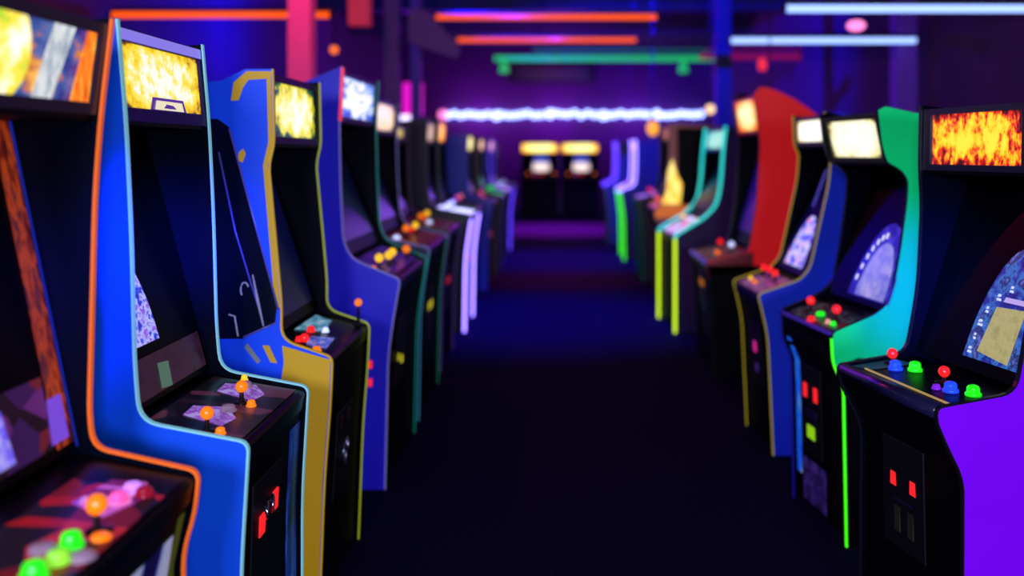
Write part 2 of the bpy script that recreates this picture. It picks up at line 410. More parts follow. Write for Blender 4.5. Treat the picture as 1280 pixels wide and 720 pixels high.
mshape(L2, [(.43, .17), (.47, .22), (.56, .21), (.6, .17)], 'printed_badge_mark', PUR_P, off=.003)
SCR_BLUE = art('screen_starry', [(.2, (10, 15, 120)), (.42, (40, 60, 220)), (.52, (190, 190, 255)), (.6, (110, 60, 220)), (.75, (255, 150, 230))], 7, 7, strength=1.0, detail=3)
L2.arch(.125, .125, .2, .56, 'screen', SCR_BLUE)
L2.bpoly([(.02, .05), (.02, .48), (.16, .48), (.16, .05)], 'bezel_art', art('bezel_dusk', [(.3, (22, 8, 22)), (.5, (60, 26, 50)), (.7, (35, 20, 60))], 8, 3, strength=.6))
L2.bpoly([(.03, .19), (.02, .25), (.11, .26), (.12, .2)], 'instruction_card', glow('card_mint', (90, 130, 110), .6), off=.006)
L2.dpoly([(.1, .04), (.1, .47), (.93, .47), (.93, .04)], 'deck_overlay', art('deck_plum', [(.0, (14, 9, 12)), (.45, (40, 18, 26)), (.7, (90, 40, 60)), (.9, (30, 20, 26))], 6, 3, kind='cells', emission=False, strength=.4, interp='CONSTANT'))
for a, b_ in ((.12, 'a'), (.34, 'b')):
    L2.dpoly([(.3, a), (.28, a+.08), (.55, a+.11), (.72, a+.04), (.68, a-.03)], 'deck_overlay', art('deck_lilac_swirl', [(.25, (90, 40, 110)), (.45, (150, 80, 190)), (.6, (190, 170, 235)), (.75, (120, 60, 150))], 5, 4, emission=False, strength=.55, dist=1.5), h=.004)
L2.stick(.62, .045, K_OR, r=.015, h=.032); L2.stick(.612, .285, K_OR, r=.015, h=.032)
L2.button(.72, .27, K_OR, .010); L2.button(.74, .04, K_OR, .010); L2.button(.48, .42, K_CLR, .015); L2.button(.59, .205, K_CLR, .016); L2.button(.4, .475, K_YEL, .008)
L2.fbox('deck_lip', T, .49, .722, .756, mat('plum_lip', (50, 8, 30), rough=.5, emit=(125, 18, 70), es=.75), th=.006, off=-.006)  # lip glows plum by itself to outweigh the blue spot
d_ = L2.coin_door(.2, .49, .22, .3, ((.058, .06), (-.042, .038)), COIN_RED, .042, .05)
b = B(); 
for k in range(2):
    b.tube([(L2.s*(L2.fu(.5)-.012-.02*math.sin(t/10*math.pi)),   .15+k*.045+.02*math.cos(t/10*math.pi*2), .565+.018*math.sin(t/10*math.pi*2)) for t in range(11)], .004, 6)
b.build('chrome_loop', CHROME, d_, smooth=True)
L2.fquad('front_art', .39, .49, .1, .68, art('front_blueblack', [(.35, (4, 4, 14)), (.5, (10, 30, 120)), (.62, (40, 90, 190)), (.7, (170, 130, 20))], 1.5, 3, emission=False, strength=.4, seed=5, detail=2))

L3 = Cab('blue and yellow cabinet with a dark slanted side decal, third in the left row', -1, (-.684, 2.9), 0, .58,
         [(.181, 1.651), (.176, 1.425), (.193, 1.36), (.164, 1.05), (.153, .93), (.156, .832), (0, .779), (.005, .65), (.024, .41), (.04, 0)], 1, 5, 6,
         (15, 75, 235), YEL_T, top=((.336, 1.615), (.261, 1.651)), trim_far=LIME_T, deep=.2,
         marquee=art('sign_lemon', [(.0, (10, 40, 40)), (.2, (30, 90, 60)), (.33, (190, 190, 20)), (.5, (255, 235, 60)), (.7, (255, 250, 190)), (.9, (255, 255, 255))], 8, 3.5, wn=1.7, we=.5, add=-.55, px=2.4, strength=1.05, seed=2), mg=(.03, .022))
YP = mat('yellow_print', (205, 160, 0), rough=.45, emit=(190, 140, 0), es=.25)
L3.sideart([(.305, 1.555), (.297, 1.61), (.258, 1.644), (.183, 1.644), (.184, 1.622), (.252, 1.618), (.268, 1.595), (.282, 1.556)], YP)
L3.sideart([(.184, 1.622), (.178, 1.42), (.194, 1.36), (.166, 1.05), (.157, .93), (.172, .93), (.182, 1.05), (.208, 1.36), (.192, 1.43), (.197, 1.622)], YP)
L3.sideart([(.26, 1.395), (.268, 1.41), (.28, 1.4), (.285, 1.375), (.27, 1.368)], YP)
L3.sideart([(.15, .815), (.004, .772), (.009, .65), (.028, .41), (.042, .02), (.175, .02), (.17, .6), (.145, .765)], YP)
L3.sideart([(.19, .816), (.21, .816), (.185, .765), (.165, .762)], YP); L3.sideart([(.255, .822), (.265, .81), (.225, .76), (.215, .77)], mat('pale_print', (150, 150, 140), rough=.5))
dk = L3.sideart([(.345, 1.5), (.31, 1.475), (.166, .93), (.172, .88), (.27, .836), (.5, .836), (.5, 1.5)], mat('dark_gloss_decal', (7, 6, 16), rough=.2), name='side_decal', th=.004)
b = B(); b.tube([(-.308, -.006, 1.47), (-.235, -.006, 1.2), (-.16, -.006, .925)], .003, 6); b.tube([(-.168, -.006, .885), (-.265, -.006, .842)], .003, 6)
b.tube([(-.34, -.006, 1.4), (-.29, -.006, 1.16), (-.22, -.006, .93)], .0022, 6)
b.build('decal_chrome_line', mat('decal_line', (80, 80, 150), rough=.25, emit=(60, 50, 140), es=.4), L3.near, smooth=True)
b = B(); b.tube([(-.238, -.006, 1.03), (-.222, -.006, .95), (-.205, -.006, .875)], [.002, .004, .002], 6); b.tube([(-.262+.012*math.cos(t), -.006, .985+.022*math.sin(t)) for t in [.4+i*.4 for i in range(10)]], .0022, 6)
b.tube([(-.31, -.006, .91), (-.292, -.006, .905), (-.282, -.006, .845)], .0022, 6)
b.build('decal_highlight_mark', glow('decal_white', (150, 150, 215), .55), L3.near, smooth=True)  # painted glossy highlights on the dark decal, glowing by themselves
L3.bpoly([(.06, .06), (.06, .52), (.8, .52), (.8, .06)], 'screen', mat('screen_off', (10, 14, 60), rough=.3, emit=(6, 10, 70), es=.35))
L3.dpoly([(.06, .22), (.06, .5), (.4, .48), (.5, .3)], 'deck_overlay', art('deck_icy', [(.3, (20, 30, 60)), (.5, (100, 170, 200)), (.65, (190, 220, 235))], 3, 3, emission=False, strength=.55))
L3.dpoly([(.45, .05), (.4, .2), (.75, .26), (.8, .1)], 'deck_overlay', art('deck_icy2', [(.3, (30, 40, 130)), (.5, (90, 110, 220)), (.65, (200, 160, 190))], 4, 4, emission=False, strength=.6))
L3.stick(.5, .05, K_RED, .014, .02); L3.button(.34, .1, K_RED, .012); L3.button(.72, .04, K_OR, .012); L3.button(.32, .25, K_RED, .012, .014); L3.button(.52, .3, K_WHT, .01); L3.stick(.85, .54, K_OR, .014, .07)
d3 = L3.coin_door(.28, .42, .22, .28, ((-.05, .1), (.05, .1)), mat('coin_dark', (40, 6, 10), rough=.3))
b = B()
for cz, cv, r in ((.405, .265, .022), (.43, .30, .014)):
    b.tube([(L3.s*(L3.fu(cz)-.016), cv+r*.8*math.cos(t*.5), cz+r*1.5*math.sin(t*.5)) for t in range(14)], .0035, 6)
b.build('lock_ring', CHROME, d3, smooth=True)

L4 = Cab('deep blue cabinet with lilac trim, a blue and white sign and amber knobs', -1, (-.657, 3.98), 0, .82,
         [(.242, 1.755), (.253, 1.53), (.248, 1.284), (.237, 1.03), (.2, .955), (0, .872), (.03, .703), (.05, .55), (.063, 0)], 1, 4, 5,
         (30, 20, 190), LILAC_T, top=((.398, 1.69),), trim_far=TEAL_T, deep=.2,
         marquee=art('sign_bluewhite', [(.0, (15, 20, 90)), (.3, (30, 70, 200)), (.45, (120, 170, 240)), (.6, (235, 240, 255)), (.9, (255, 255, 255))], 6, 5, wn=2.0, we=.3, add=-.55, strength=1.1, seed=7), mg=(.03, .02))
b = B().prism([(.236, 1.75), (.247, 1.53), (.254, 1.53), (.243, 1.75)], L4.vv(-.004, .03)).build('marquee_side_trim', RED_T, L4.root)  # red stretch of edge trim beside the sign, glow put into its colour
for f, v in ((.56, .1), (.62, .25), (.6, .37), (.72, .6)): L4.stick(f, v, K_YEL if v != .6 else K_OR, .019, .035)
L4.button(.5, .03, K_OR, .014); L4.dpoly([(.1, .1), (.1, .72), (.85, .72), (.85, .1)], 'deck_overlay', art('deck_violet', [(.3, (30, 10, 70)), (.6, (70, 30, 150)), (.75, (40, 60, 170))], 4, 4, emission=False, strength=.5))
L4.sideart([(.115, .535), (.13, .535), (.13, .505), (.115, .505)], COIN_RED, name='red_reflector', th=.01); L4.sideart([(.115, .46), (.13, .46), (.13, .43), (.115, .43)], COIN_RED, name='red_reflector', th=.01)
L4.bpoly([(.1, .1), (.1, .7), (.85, .7), (.85, .1)], 'screen', mat('screen_off2', (8, 10, 40), rough=.25, emit=(5, 8, 50), es=.3))
L4.coin_door(.35, .52, .24, .3, ((-.06, -.03), (.04, -.06)), glow('coin_yellow', (225, 215, 40), .9), .03, .035)

GP = [(.30, 1.73), (.31, 1.53), (.305, 1.28), (.29, 1.03), (.25, .955), (0, .90), (.03, .72), (.05, .55), (.06, 0)]
def gp(du=0, dz=0, mz=None, tz=None):
    g = [list(q) for q in GP]
    for i in range(5): g[i][0] += du
    for i in range(4): g[i][1] += dz*(1 if i < 3 else .3)
    if tz: g[0][1] = tz
    if mz: g[1][1] = mz
    return [tuple(q) for q in g]
def sign(name, c0, c1, c2, s=1.2, sx=4, sy=3): return art('sign_'+name, [(.0, c0), (.3, c0), (.55, c1), (1.0, c2)], sx, sy, wn=.9, we=.35, strength=s, seed=len(name)*1.3)
def plain(cab, screen=None, knobs=(), deck=None, coin=None):
    if screen: cab.bpoly([(.12, .1), (.12, cab.w-.1), (.85, cab.w-.1), (.85, .1)], 'screen', screen)
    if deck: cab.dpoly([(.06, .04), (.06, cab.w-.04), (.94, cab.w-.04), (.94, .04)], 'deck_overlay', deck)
    for f, v, m, st in knobs:
        (cab.stick(f, v, m, .02, .04) if st else cab.button(f, v, m, .018, .016))
    if coin: cab.coin_door(cab.w/2, .5, .24, .3, ((-.05, .04), (.05, .04)), coin, .035, .045)
DIM = mat('screen_dim', (6, 8, 30), rough=.25, emit=(6, 10, 60), es=.25)
L5 = Cab('dark cabinet with a cream sign and light blue front edge, fifth in the left row', -1, (-.67, 5.0), 0, .82, gp(0, 0, 1.5, 1.70), 1, 4, 5, (14, 8, 60), LILAC_T,
         trim_far=LILAC_T, trim_low=(AQUA_T, GREEN_T), top=((.45, 1.70),), marquee=sign('cream', (90, 60, 40), (235, 200, 150), (255, 245, 225)), mg=(.04, .02))
plain(L5, DIM, ((.4, .3, K_OR, 1), (.45, .55, K_YEL, 1), (.3, .15, K_WHT, 0), (.3, .7, K_RED, 0)), art('deck_rust', [(.3, (30, 8, 10)), (.6, (110, 30, 20)), (.75, (60, 20, 60))], 4, 3, emission=False, strength=.4), glow('coin_yellow2', (235, 220, 30), 1))
L6 = Cab('black cabinet with a small yellow sign and dim violet edge, sixth in the left row', -1, (-.69, 6.1), 0, .72, gp(.07, -.07, 1.47, 1.6), 1, 4, 5, (10, 6, 22), BR_T,
         trim_far=BR_T, trim_low=(VIO_T, VIO_T), marquee=sign('duo', (15, 10, 20), (90, 70, 60), (250, 220, 60)), mg=(.1, .02))
plain(L6, DIM, ((.4, .2, K_OR, 1), (.4, .5, K_YEL, 1), (.3, .6, K_RED, 0), (.5, .35, K_WHT, 0)), art('deck_maroon', [(.3, (40, 10, 20)), (.6, (90, 20, 30)), (.75, (140, 50, 30))], 4, 3, emission=False, strength=.5), glow('coin_pink', (240, 40, 90), .8))
L7 = Cab('cabinet with a glowing white violet deck and violet LED strips down its front', -1, (-.68, 7.47), 0, .73, gp(.05, -.03, 1.47, 1.66), 1, 4, 5, (9, 7, 26), BLK_T,
         trim_low=(LED_VIO, LED_VIO), fat=.014, marquee=sign('buff', (70, 40, 30), (190, 140, 110), (240, 215, 190), 1.0), mg=(.1, .02))
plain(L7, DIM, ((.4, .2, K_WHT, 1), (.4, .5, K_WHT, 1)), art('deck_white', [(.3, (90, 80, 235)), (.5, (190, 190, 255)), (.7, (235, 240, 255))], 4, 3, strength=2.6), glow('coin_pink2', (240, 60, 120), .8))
L8 = Cab('black cabinet with an orange lit sign behind the violet LED cabinet', -1, (-.72, 8.6), 0, .7, gp(.06, -.03, 1.48, 1.70), 1, 4, 5, (9, 7, 26), BLK_T,
         marquee=sign('orange', (160, 40, 20), (255, 140, 20), (255, 220, 120), 1.5), mg=(.02, .02))
plain(L8, DIM, ((.4, .2, K_PNK, 1), (.4, .5, K_OR, 1)), None, None)
L9 = Cab('blue sided cabinet with a narrow pale yellow sign, far down the left row', -1, (-.66, 9.7), 0, .7, gp(-.05, -.13, 1.40, 1.59), 1, 4, 5, (18, 18, 150), DBLUE_T,
         trim_far=BR_T, marquee=sign('straw', (120, 60, 40), (240, 220, 120), (255, 250, 220), 1.4), mg=(.03, .02))
plain(L9, DIM, ((.4, .2, K_PNK, 1), (.4, .5, K_PNK, 0)), None, K_PNK)
L10 = Cab('cabinet with a green glowing deck and peach sign, far down the left row', -1, (-.64, 11.0), 0, .75, gp(-.04, -.15, 1.41, 1.57), 1, 4, 5, (18, 8, 28), BR_T,
          trim_far=VIO_T, marquee=sign('peach', (140, 60, 90), (245, 170, 140), (255, 220, 200), 1.3), mg=(.02, .02))
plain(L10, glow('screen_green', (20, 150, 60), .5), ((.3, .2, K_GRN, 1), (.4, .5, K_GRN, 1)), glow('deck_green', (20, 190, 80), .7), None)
L11 = Cab('cabinet with a pink sign and a thin violet light line, far down the left row', -1, (-.64, 12.4), 0, .75, gp(-.06, -.15, 1.40, 1.57), 1, 4, 5, (18, 14, 110), LED_PUR,
          trim_low=(BLK_T, BLK_T), marquee=sign('pink', (150, 60, 110), (240, 130, 160), (255, 200, 220), 1.3), mg=(.02, .02))
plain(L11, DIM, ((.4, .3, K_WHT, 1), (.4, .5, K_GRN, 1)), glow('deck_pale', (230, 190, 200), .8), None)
L12 = Cab('last cabinet of the left row, violet lit deck and front edge, unlit sign', -1, (-.64, 13.7), 0, .75, gp(-.02, -.2), 1, 4, 5, (18, 12, 70), BLK_T,
          trim_low=(LED_PUR, DBLUE_T), fat=.012, marquee=sign('dusk', (10, 8, 30), (30, 20, 60), (60, 40, 90), .8), mg=(.03, .02))
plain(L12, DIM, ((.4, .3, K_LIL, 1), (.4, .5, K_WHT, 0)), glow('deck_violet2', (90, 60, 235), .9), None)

# ---- right row
R1 = Cab('purple sided cabinet with a fiery red and yellow sign, nearest of the right row', 1, (.932, 2.36), 12, .5,
         [(.272, 1.54), (.268, 1.346), (.275, 1.24), (.262, .99), (.222, .795), (0, .77), (0, .735), (.03, .67), (.062, .61), (.073, .57), (.07, 0)], 1, 4, 5,
         (130, 0, 235), BLK_T, marquee=art('sign_fire', [(.0, (15, 4, 8)), (.2, (90, 4, 10)), (.36, (240, 25, 5)), (.48, (255, 120, 5)), (.6, (255, 205, 10)), (.85, (255, 240, 60))],
         15, 3.2, wn=2.5, we=.42, add=-.9, px=2.6, strength=1.0, seed=9, detail=7), mg=(.04, .018), mframe=mat('frame_ink', (16, 12, 40), rough=.3))
SCR_R1 = art('screen_cyan', [(.25, (8, 8, 60)), (.42, (25, 40, 160)), (.52, (60, 120, 215)), (.58, (20, 25, 100)), (.68, (110, 130, 235)), (.8, (200, 215, 255))], 5, 5, strength=.85, detail=4, seed=4)
R1.arch(.13, .14, .06, .64, 'screen', SCR_R1)
R1.bpoly([(.075, .085), (.1, .215), (.33, .19), (.34, .075)], 'score_card', art('card_straw', [(.2, (130, 120, 70)), (.5, (190, 180, 120)), (.8, (165, 150, 95))], 3, 3, strength=.85), off=.007)
for k, (f, v) in enumerate(((.10, .244), (.17, .24), (.24, .234), (.31, .222), (.38, .19), (.43, .15))):
    w_ = (.009, .006, .011, .007, .01, .008)[k]
    R1.bpoly([(f-.02, v-w_), (f-.018, v+w_), (f-.006, v+w_*.8), (f-.008, v-w_)], 'screen_mark', glow('print_ice', (205, 215, 255), 1.0), off=.0075)
    R1.bpoly([(f, v-w_*.4), (f, v+w_), (f+.014, v+w_*.6), (f+.012, v-w_*.7)], 'screen_mark', glow('print_ice', (205, 215, 255), 1.0), off=.0075)
R1.bpoly([(.36, .06), (.36, .17), (.385, .165), (.385, .06)], 'screen_bar', glow('print_lilac', (190, 170, 235), .9), off=.007)
B().tube([R1.p(.012, T+.001, .757), R1.p(.012, .479, .757)], .021, 14).build('padded_bolster', mat('bolster', (26, 22, 58), rough=.25, spec=.6), R1.root, smooth=True)
B().tube([R1.p(.045, T+.01, .773), R1.p(.045, .42, .773)], .003, 6).build('gold_pinstripe', glow('gold_line', (190, 160, 90), .7), R1.root)
for f, v, m in ((.44, .44, K_RED), (.41, .198, K_RED)): R1.stick(f, v, m, .0155, .02)
for f, v, m in ((.56, .375, K_BLU), (.41, .335, K_GRN), (.56, .115, K_BLU), (.45, .06, K_GRN)): R1.button(f, v, m, .0165, .02)
R1.button(.62, .155, ball('violet', (120, 30, 200), .6), .010, .01)
R1.dpoly([(.25, .4), (.3, .478), (.9, .478), (.8, .41)], 'deck_overlay', mat('deck_sea', (20, 70, 80), rough=.3, emit=(15, 60, 70), es=.4))
R1.coin_door(.275, .45, .2, .3, ((.047, .043), (-.048, .043)), COIN_RED, .030, .050,
             extra=(('coin_slot', .03, -.07, .03, .07, mat('slot_olive', (46, 44, 26), rough=.4)), ('coin_slot', -.035, -.07, .03, .07, mat('slot_olive', (46, 44, 26))), ('coin_plate', 0, -.005, .1, .03, mat('plate_violet', (30, 20, 60), rough=.4))))

R2 = Cab('green sided cabinet with a cream sign and neon green front edge', 1, (.966, 3.39), 8, .5,
         [(.171, 1.548), (.186, 1.423), (.207, 1.36), (.25, 1.34), (.286, 1.306), (.283, 1.229), (.255, 1.032), (.222, .875), (.17, .826), (0, .762), (.006, .646), (.045, .579), (.057, 0)], 2, 8, 9,
         (5, 235, 120), BLK_T, trim_low=(NGREEN_T, DBLUE_T), top=((.31, 1.54), (.2, 1.562)), deep=.2,
         marquee=art('sign_ivory', [(.0, (40, 34, 18)), (.25, (120, 105, 60)), (.4, (235, 225, 150)), (.6, (255, 250, 215)), (.9, (255, 255, 248))], 6, 3, wn=1.3, we=.55, add=-.3, px=4, strength=1.05, seed=3), mg=(.03, .018), mframe=mat('frame_bronze', (70, 62, 34), rough=.35, metal=.4))
SCR_R2 = art('screen_arc', [(.2, (90, 90, 170)), (.45, (140, 140, 210)), (.6, (180, 170, 215)), (.75, (200, 190, 235))], 4, 4, strength=.75, detail=4, seed=8)
R2.arch(.15, .165, .04, .58, 'screen', art('screen_rim', [(.3, (12, 12, 70)), (.5, (30, 34, 130)), (.65, (70, 70, 190))], 6, 6, strength=.8))
R2.arch(.14, .115, .05, .44, 'screen_picture', SCR_R2, off=.006)
for k in range(7):
    t = .25+k*.2; R2.bpoly([(.06+.43*math.sin(t)+a, .15+.135*math.cos(t)+c) for a, c in ((-.02, -.008), (-.02, .008), (.02, .008), (.02, -.008))], 'screen_light', glow('print_snow', (225, 220, 255), 1.1), off=.0075)
for f, v, m in ((.66, .36, K_RED), (.63, .135, K_RED)): R2.stick(f, v, m, .017, .03)
R2.button(.68, .256, K_GRN, .016); R2.button(.93, .23, K_RED, .014, .014); R2.button(.81, .132, ball('peach', (230, 150, 120), .6), .01); R2.button(.8, .09, K_GRN, .01)
R2.dpoly([(.3, .04), (.3, .46), (.95, .46), (.95, .04)], 'deck_overlay', art('deck_night', [(.4, (8, 8, 16)), (.52, (24, 30, 50)), (.6, (60, 80, 70)), (.68, (14, 14, 30))], 7, 4, emission=False, strength=.5))
B().tube([R2.p(.008, T, .752), R2.p(.008, .48, .752)], .009, 8).build('deck_lip', mat('lip_violet', (70, 40, 140), rough=.3, emit=(60, 30, 140), es=.4), R2.root)
R2.coin_door(.315, .40, .19, .34, ((.052, .07), (-.047, .07)), COIN_RED, .032, .055, extra=(('coin_light', .005, -.085, .07, .05, COIN_LIME), ('coin_plate', .0, -.015, .1, .03, mat('plate_violet', (30, 20, 60)))))
R2.sideart([(.059, .0), (.049, .575), (.014, .64), (.1, .67), (.45, .62), (.45, .0)], BLACK, name='lower_side_panel')
R2.fquad('front_art', .43, .478, .12, .66, art('front_ocean', [(.2, (5, 20, 110)), (.45, (20, 80, 230)), (.6, (40, 130, 220)), (.72, (180, 170, 60))], 2, 6, emission=False, strength=.6, dist=1))
R2.fquad('front_art', .2, .42, .03, .2, art('front_dusk', [(.3, (10, 8, 20)), (.5, (40, 25, 90)), (.65, (70, 40, 120)), (.75, (80, 60, 40))], 4, 4, emission=False, strength=.5, seed=2))

R3 = Cab('blue cabinet with olive yellow edge trim and a cream sign beside the green sided cabinet', 1, (.92, 4.42), 3, .5,
         [(.312, 1.585), (.319, 1.43), (.342, 1.39), (.334, 1.263), (.245, .865), (.198, .81), (0, .744), (.016, .682), (.046, .552), (.072, 0)], 1, 5, 6,
         (20, 30, 190), OLIVE_T, marquee=art('sign_ivory2', [(.0, (60, 50, 30)), (.25, (150, 130, 80)), (.4, (245, 225, 170)), (.6, (255, 250, 225)), (.9, (255, 255, 250))], 4, 3, wn=.7, we=.55, px=4, strength=1.25, seed=5), mg=(.03, .02),
         mframe=mat('frame_bronze2', (90, 80, 50), rough=.35, metal=.4))
R3.arch(.25, .14, .05, .45, 'screen', art('screen_candy', [(.3, (30, 30, 150)), (.45, (90, 90, 240)), (.55, (230, 230, 255)), (.65, (230, 60, 120)), (.75, (120, 90, 220))], 6, 6, strength=1.0, seed=3))
R3.bpoly([(.52, .3), (.52, .33), (.8, .36), (.84, .33)], 'screen_streak', glow('streak_lav', (90, 80, 200), .6), off=.006)
for f, v in ((.4, .42), (.38, .33), (.42, .2)): R3.stick(f, v, K_RED, .017, .03)
R3.dpoly([(.2, .04), (.2, .46), (.96, .46), (.96, .04)], 'deck_overlay', art('deck_lav', [(.3, (60, 20, 80)), (.5, (140, 70, 150)), (.62, (190, 110, 90)), (.7, (80, 50, 140))], 5, 4, emission=False, strength=.5))
R3.button(.75, .3, K_OR, .012); R3.button(.7, .42, K_YEL, .01)
R3.coin_door(.26, .42, .2, .3, ((.01, .03),), glow('coin_magenta', (220, 40, 150), .9), .045, .05, extra=(('coin_light', 0, -.07, .03, .04, glow('coin_violet', (70, 40, 130), .7)),))

R4 = Cab('tall red sided cabinet with a rounded top and orange sign in the right row', 1, (.92, 6.0), 0, .7,
         [(.34, 1.805), (.297, 1.765), (.333, 1.52), (.34, 1.44), (.32, 1.1), (.27, .78), (0, .715), (.02, .62), (.05, 0)], 2, 5, 6, (215, 12, 10), BLK_T, it=1, top=((.74, 1.6), (.64, 1.675), (.55, 1.735), (.465, 1.775), (.4, 1.80)),
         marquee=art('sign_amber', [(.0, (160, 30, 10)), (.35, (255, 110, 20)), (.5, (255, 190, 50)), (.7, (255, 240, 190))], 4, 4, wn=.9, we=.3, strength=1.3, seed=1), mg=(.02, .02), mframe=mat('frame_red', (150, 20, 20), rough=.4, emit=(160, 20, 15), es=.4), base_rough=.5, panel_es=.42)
plain(R4, mat('screen_violet_dim', (20, 8, 60), rough=.3, emit=(40, 10, 140), es=.4), ((.35, .2, K_WHT, 1), (.45, .45, K_RED, 1), (.6, .3, K_OR, 0)), art('deck_wine', [(.3, (30, 14, 40)), (.5, (110, 30, 50)), (.65, (50, 40, 60))], 4, 3, emission=False, strength=.5), glow('coin_amber', (240, 130, 20), .9))
B().tube([R4.p(.006, T, .706), R4.p(.006, .68, .706)], .014, 8).build('deck_lip', mat('lip_purple', (90, 60, 190), rough=.3, emit=(80, 50, 190), es=.45), R4.root)
R4.sideart([(.05, .0), (.021, .62), (.008, .69), (.79, .69), (.79, .0)], BLACK, name='lower_side_panel')
R4.sideart([(.003, .706), (.262, .775), (.30, .775), (.30, .66), (.012, .63)], mat('red_print', (150, 6, 6), rough=.5))
R5 = Cab('cabinet outlined in teal neon with a pale mint sign and lime front edges', 1, (.91, 7.43), 5, .67,
         [(.40, 1.6), (.378, 1.41), (.36, 1.15), (.325, .98), (.22, .88), (0, .75), (.0, .5), (.0, 0)], 1, 4, 5, (8, 14, 70), NTEAL_T, trim_low=(NLIME_T, NLIME_T), fat=.012,
         marquee=sign('mint', (60, 130, 140), (140, 215, 205), (200, 240, 230), 1.1), mg=(.02, .02), mframe=mat('frame_blue', (20, 60, 140), rough=.4, emit=(10, 60, 140), es=.4))
plain(R5, DIM, ((.4, .15, K_WHT, 1), (.4, .45, K_YEL, 1), (.5, .3, K_PNK, 0)), art('deck_party', [(.3, (40, 60, 200)), (.45, (200, 220, 255)), (.55, (240, 90, 200)), (.7, (250, 190, 60))], 4, 3, strength=.9), None)
R6 = Cab('brown sided cabinet with flame yellow art and an orange deck behind the teal neon one', 1, (.88, 8.75), 0, .7,
         [(.12, 1.66), (.13, 1.5), (.12, 1.25), (.11, 1.02), (.08, .95), (0, .89), (.0, .8), (.05, .7), (.06, 0)], 1, 4, 5, (150, 80, 70), BR_T,
         marquee=sign('rust', (50, 20, 20), (130, 60, 40), (190, 110, 70), .9), deep=.1)
R6.sideart([(.21, .92), (.2, 1.62), (.79, 1.62), (.79, .92)], BLACK, name='dark_side_panel')
FLM = art('print_fire', [(.25, (250, 120, 10)), (.45, (255, 200, 40)), (.65, (255, 245, 150))], 3, 4, strength=1.3)
R6.sideart([(.06, .925), (.105, 1.05), (.115, 1.22), (.16, 1.34), (.2, 1.2), (.25, 1.1), (.23, .925)], FLM, th=.003)
R6.sideart([(.0, .80), (.005, .885), (.07, .915), (.3, .915), (.3, .8)], glow('print_orange', (215, 105, 15), .8))
plain(R6, DIM, ((.5, .2, K_OR, 1), (.5, .5, K_PNK, 1)), glow('deck_orange', (220, 110, 20), .8), None)
R7 = Cab('cabinet with a lilac and magenta lit deck behind the flame art cabinet', 1, (.85, 10.3), 0, .7, gp(0, -.1), 1, 4, 5, (16, 6, 30), BLK_T, trim_low=(GREEN_T, GREEN_T),
         marquee=sign('wine', (30, 8, 30), (80, 20, 60), (160, 60, 120), 1), mg=(.03, .02))
plain(R7, glow('screen_plum', (90, 20, 130), .5), ((.4, .2, K_PNK, 1), (.4, .5, K_RED, 1)), glow('deck_lilac2', (170, 110, 240), .9), None)
R8 = Cab('cabinet edged in violet light with a green front strip, far down the right row', 1, (.80, 12.4), 0, .7, gp(-.10, -.14, 1.41, 1.56), 1, 4, 5, (20, 14, 80), LED_VIO, trim_low=(NGREEN_T, NGREEN_T), fat=.02,
         marquee=sign('honey', (170, 80, 10), (250, 170, 20), (255, 225, 90), 1.5), mg=(.02, .02))
plain(R8, DIM, ((.4, .2, K_BLU, 1), (.4, .5, K_PNK, 1)), glow('deck_indigo', (60, 40, 230), .8), None)
R9 = Cab('last cabinet of the right row, violet edges and a round yellow lit sign', 1, (.70, 14.4), 0, .7, gp(-.12, -.13, 1.40, 1.56), 1, 4, 5, (18, 14, 90), LED_PUR, trim_low=(BLK_T, BLK_T), fat=.02,
         marquee=sign('gold', (170, 90, 10), (250, 180, 30), (255, 230, 90), 1.5), mg=(.02, .02))
plain(R9, DIM, ((.4, .2, K_BLU, 1), (.4, .5, K_BLU, 0)), glow('deck_indigo2', (50, 40, 220), .8), None)

# ---- two cabinets across the end of the aisle, facing the camera
for k, x in enumerate((.01, .87)):
    c = Cab(('left' if k == 0 else 'right') + ' one of the two cabinets at the end of the aisle, long yellow sign', 1, (x, 20.4), 90, .82,
            [(.14, 1.62), (.15, 1.36), (.16, 1.3), (.15, 1.05), (.12, .9), (0, .86), (.03, .72), (.05, .5), (.06, 0)], 1, 4, 5, (30, 14, 50), BLK_T,
            marquee=art('sign_sunset', [(.0, (200, 60, 5)), (.3, (255, 130, 5)), (.5, (255, 205, 20)), (.75, (255, 250, 150))], 3, 2, wn=.7, we=.5, px=3, strength=1.7), mg=(.02, .03), group='cabinets across the end of the aisle')
    c.bpoly([(.18, .2), (.18, .56), (.60, .56), (.60, .2)], 'screen', art('screen_white', [(.2, (120, 80, 120)), (.4, (235, 205, 200)), (.6, (255, 240, 235))], 3, 3, wn=.8, we=.3, strength=1.2))
    c.bpoly([(.64, .22), (.64, .54), (.9, .52), (.9, .24)], 'screen_banner', glow('banner_blue', (70, 90, 220), .9), off=.005)
    for f, v, m in ((.3, .1, K_OR), (.3, .36, K_RED), (.3, .66, K_OR), (.5, .5, K_PNK)): c.stick(f, v, m, .026, .04)

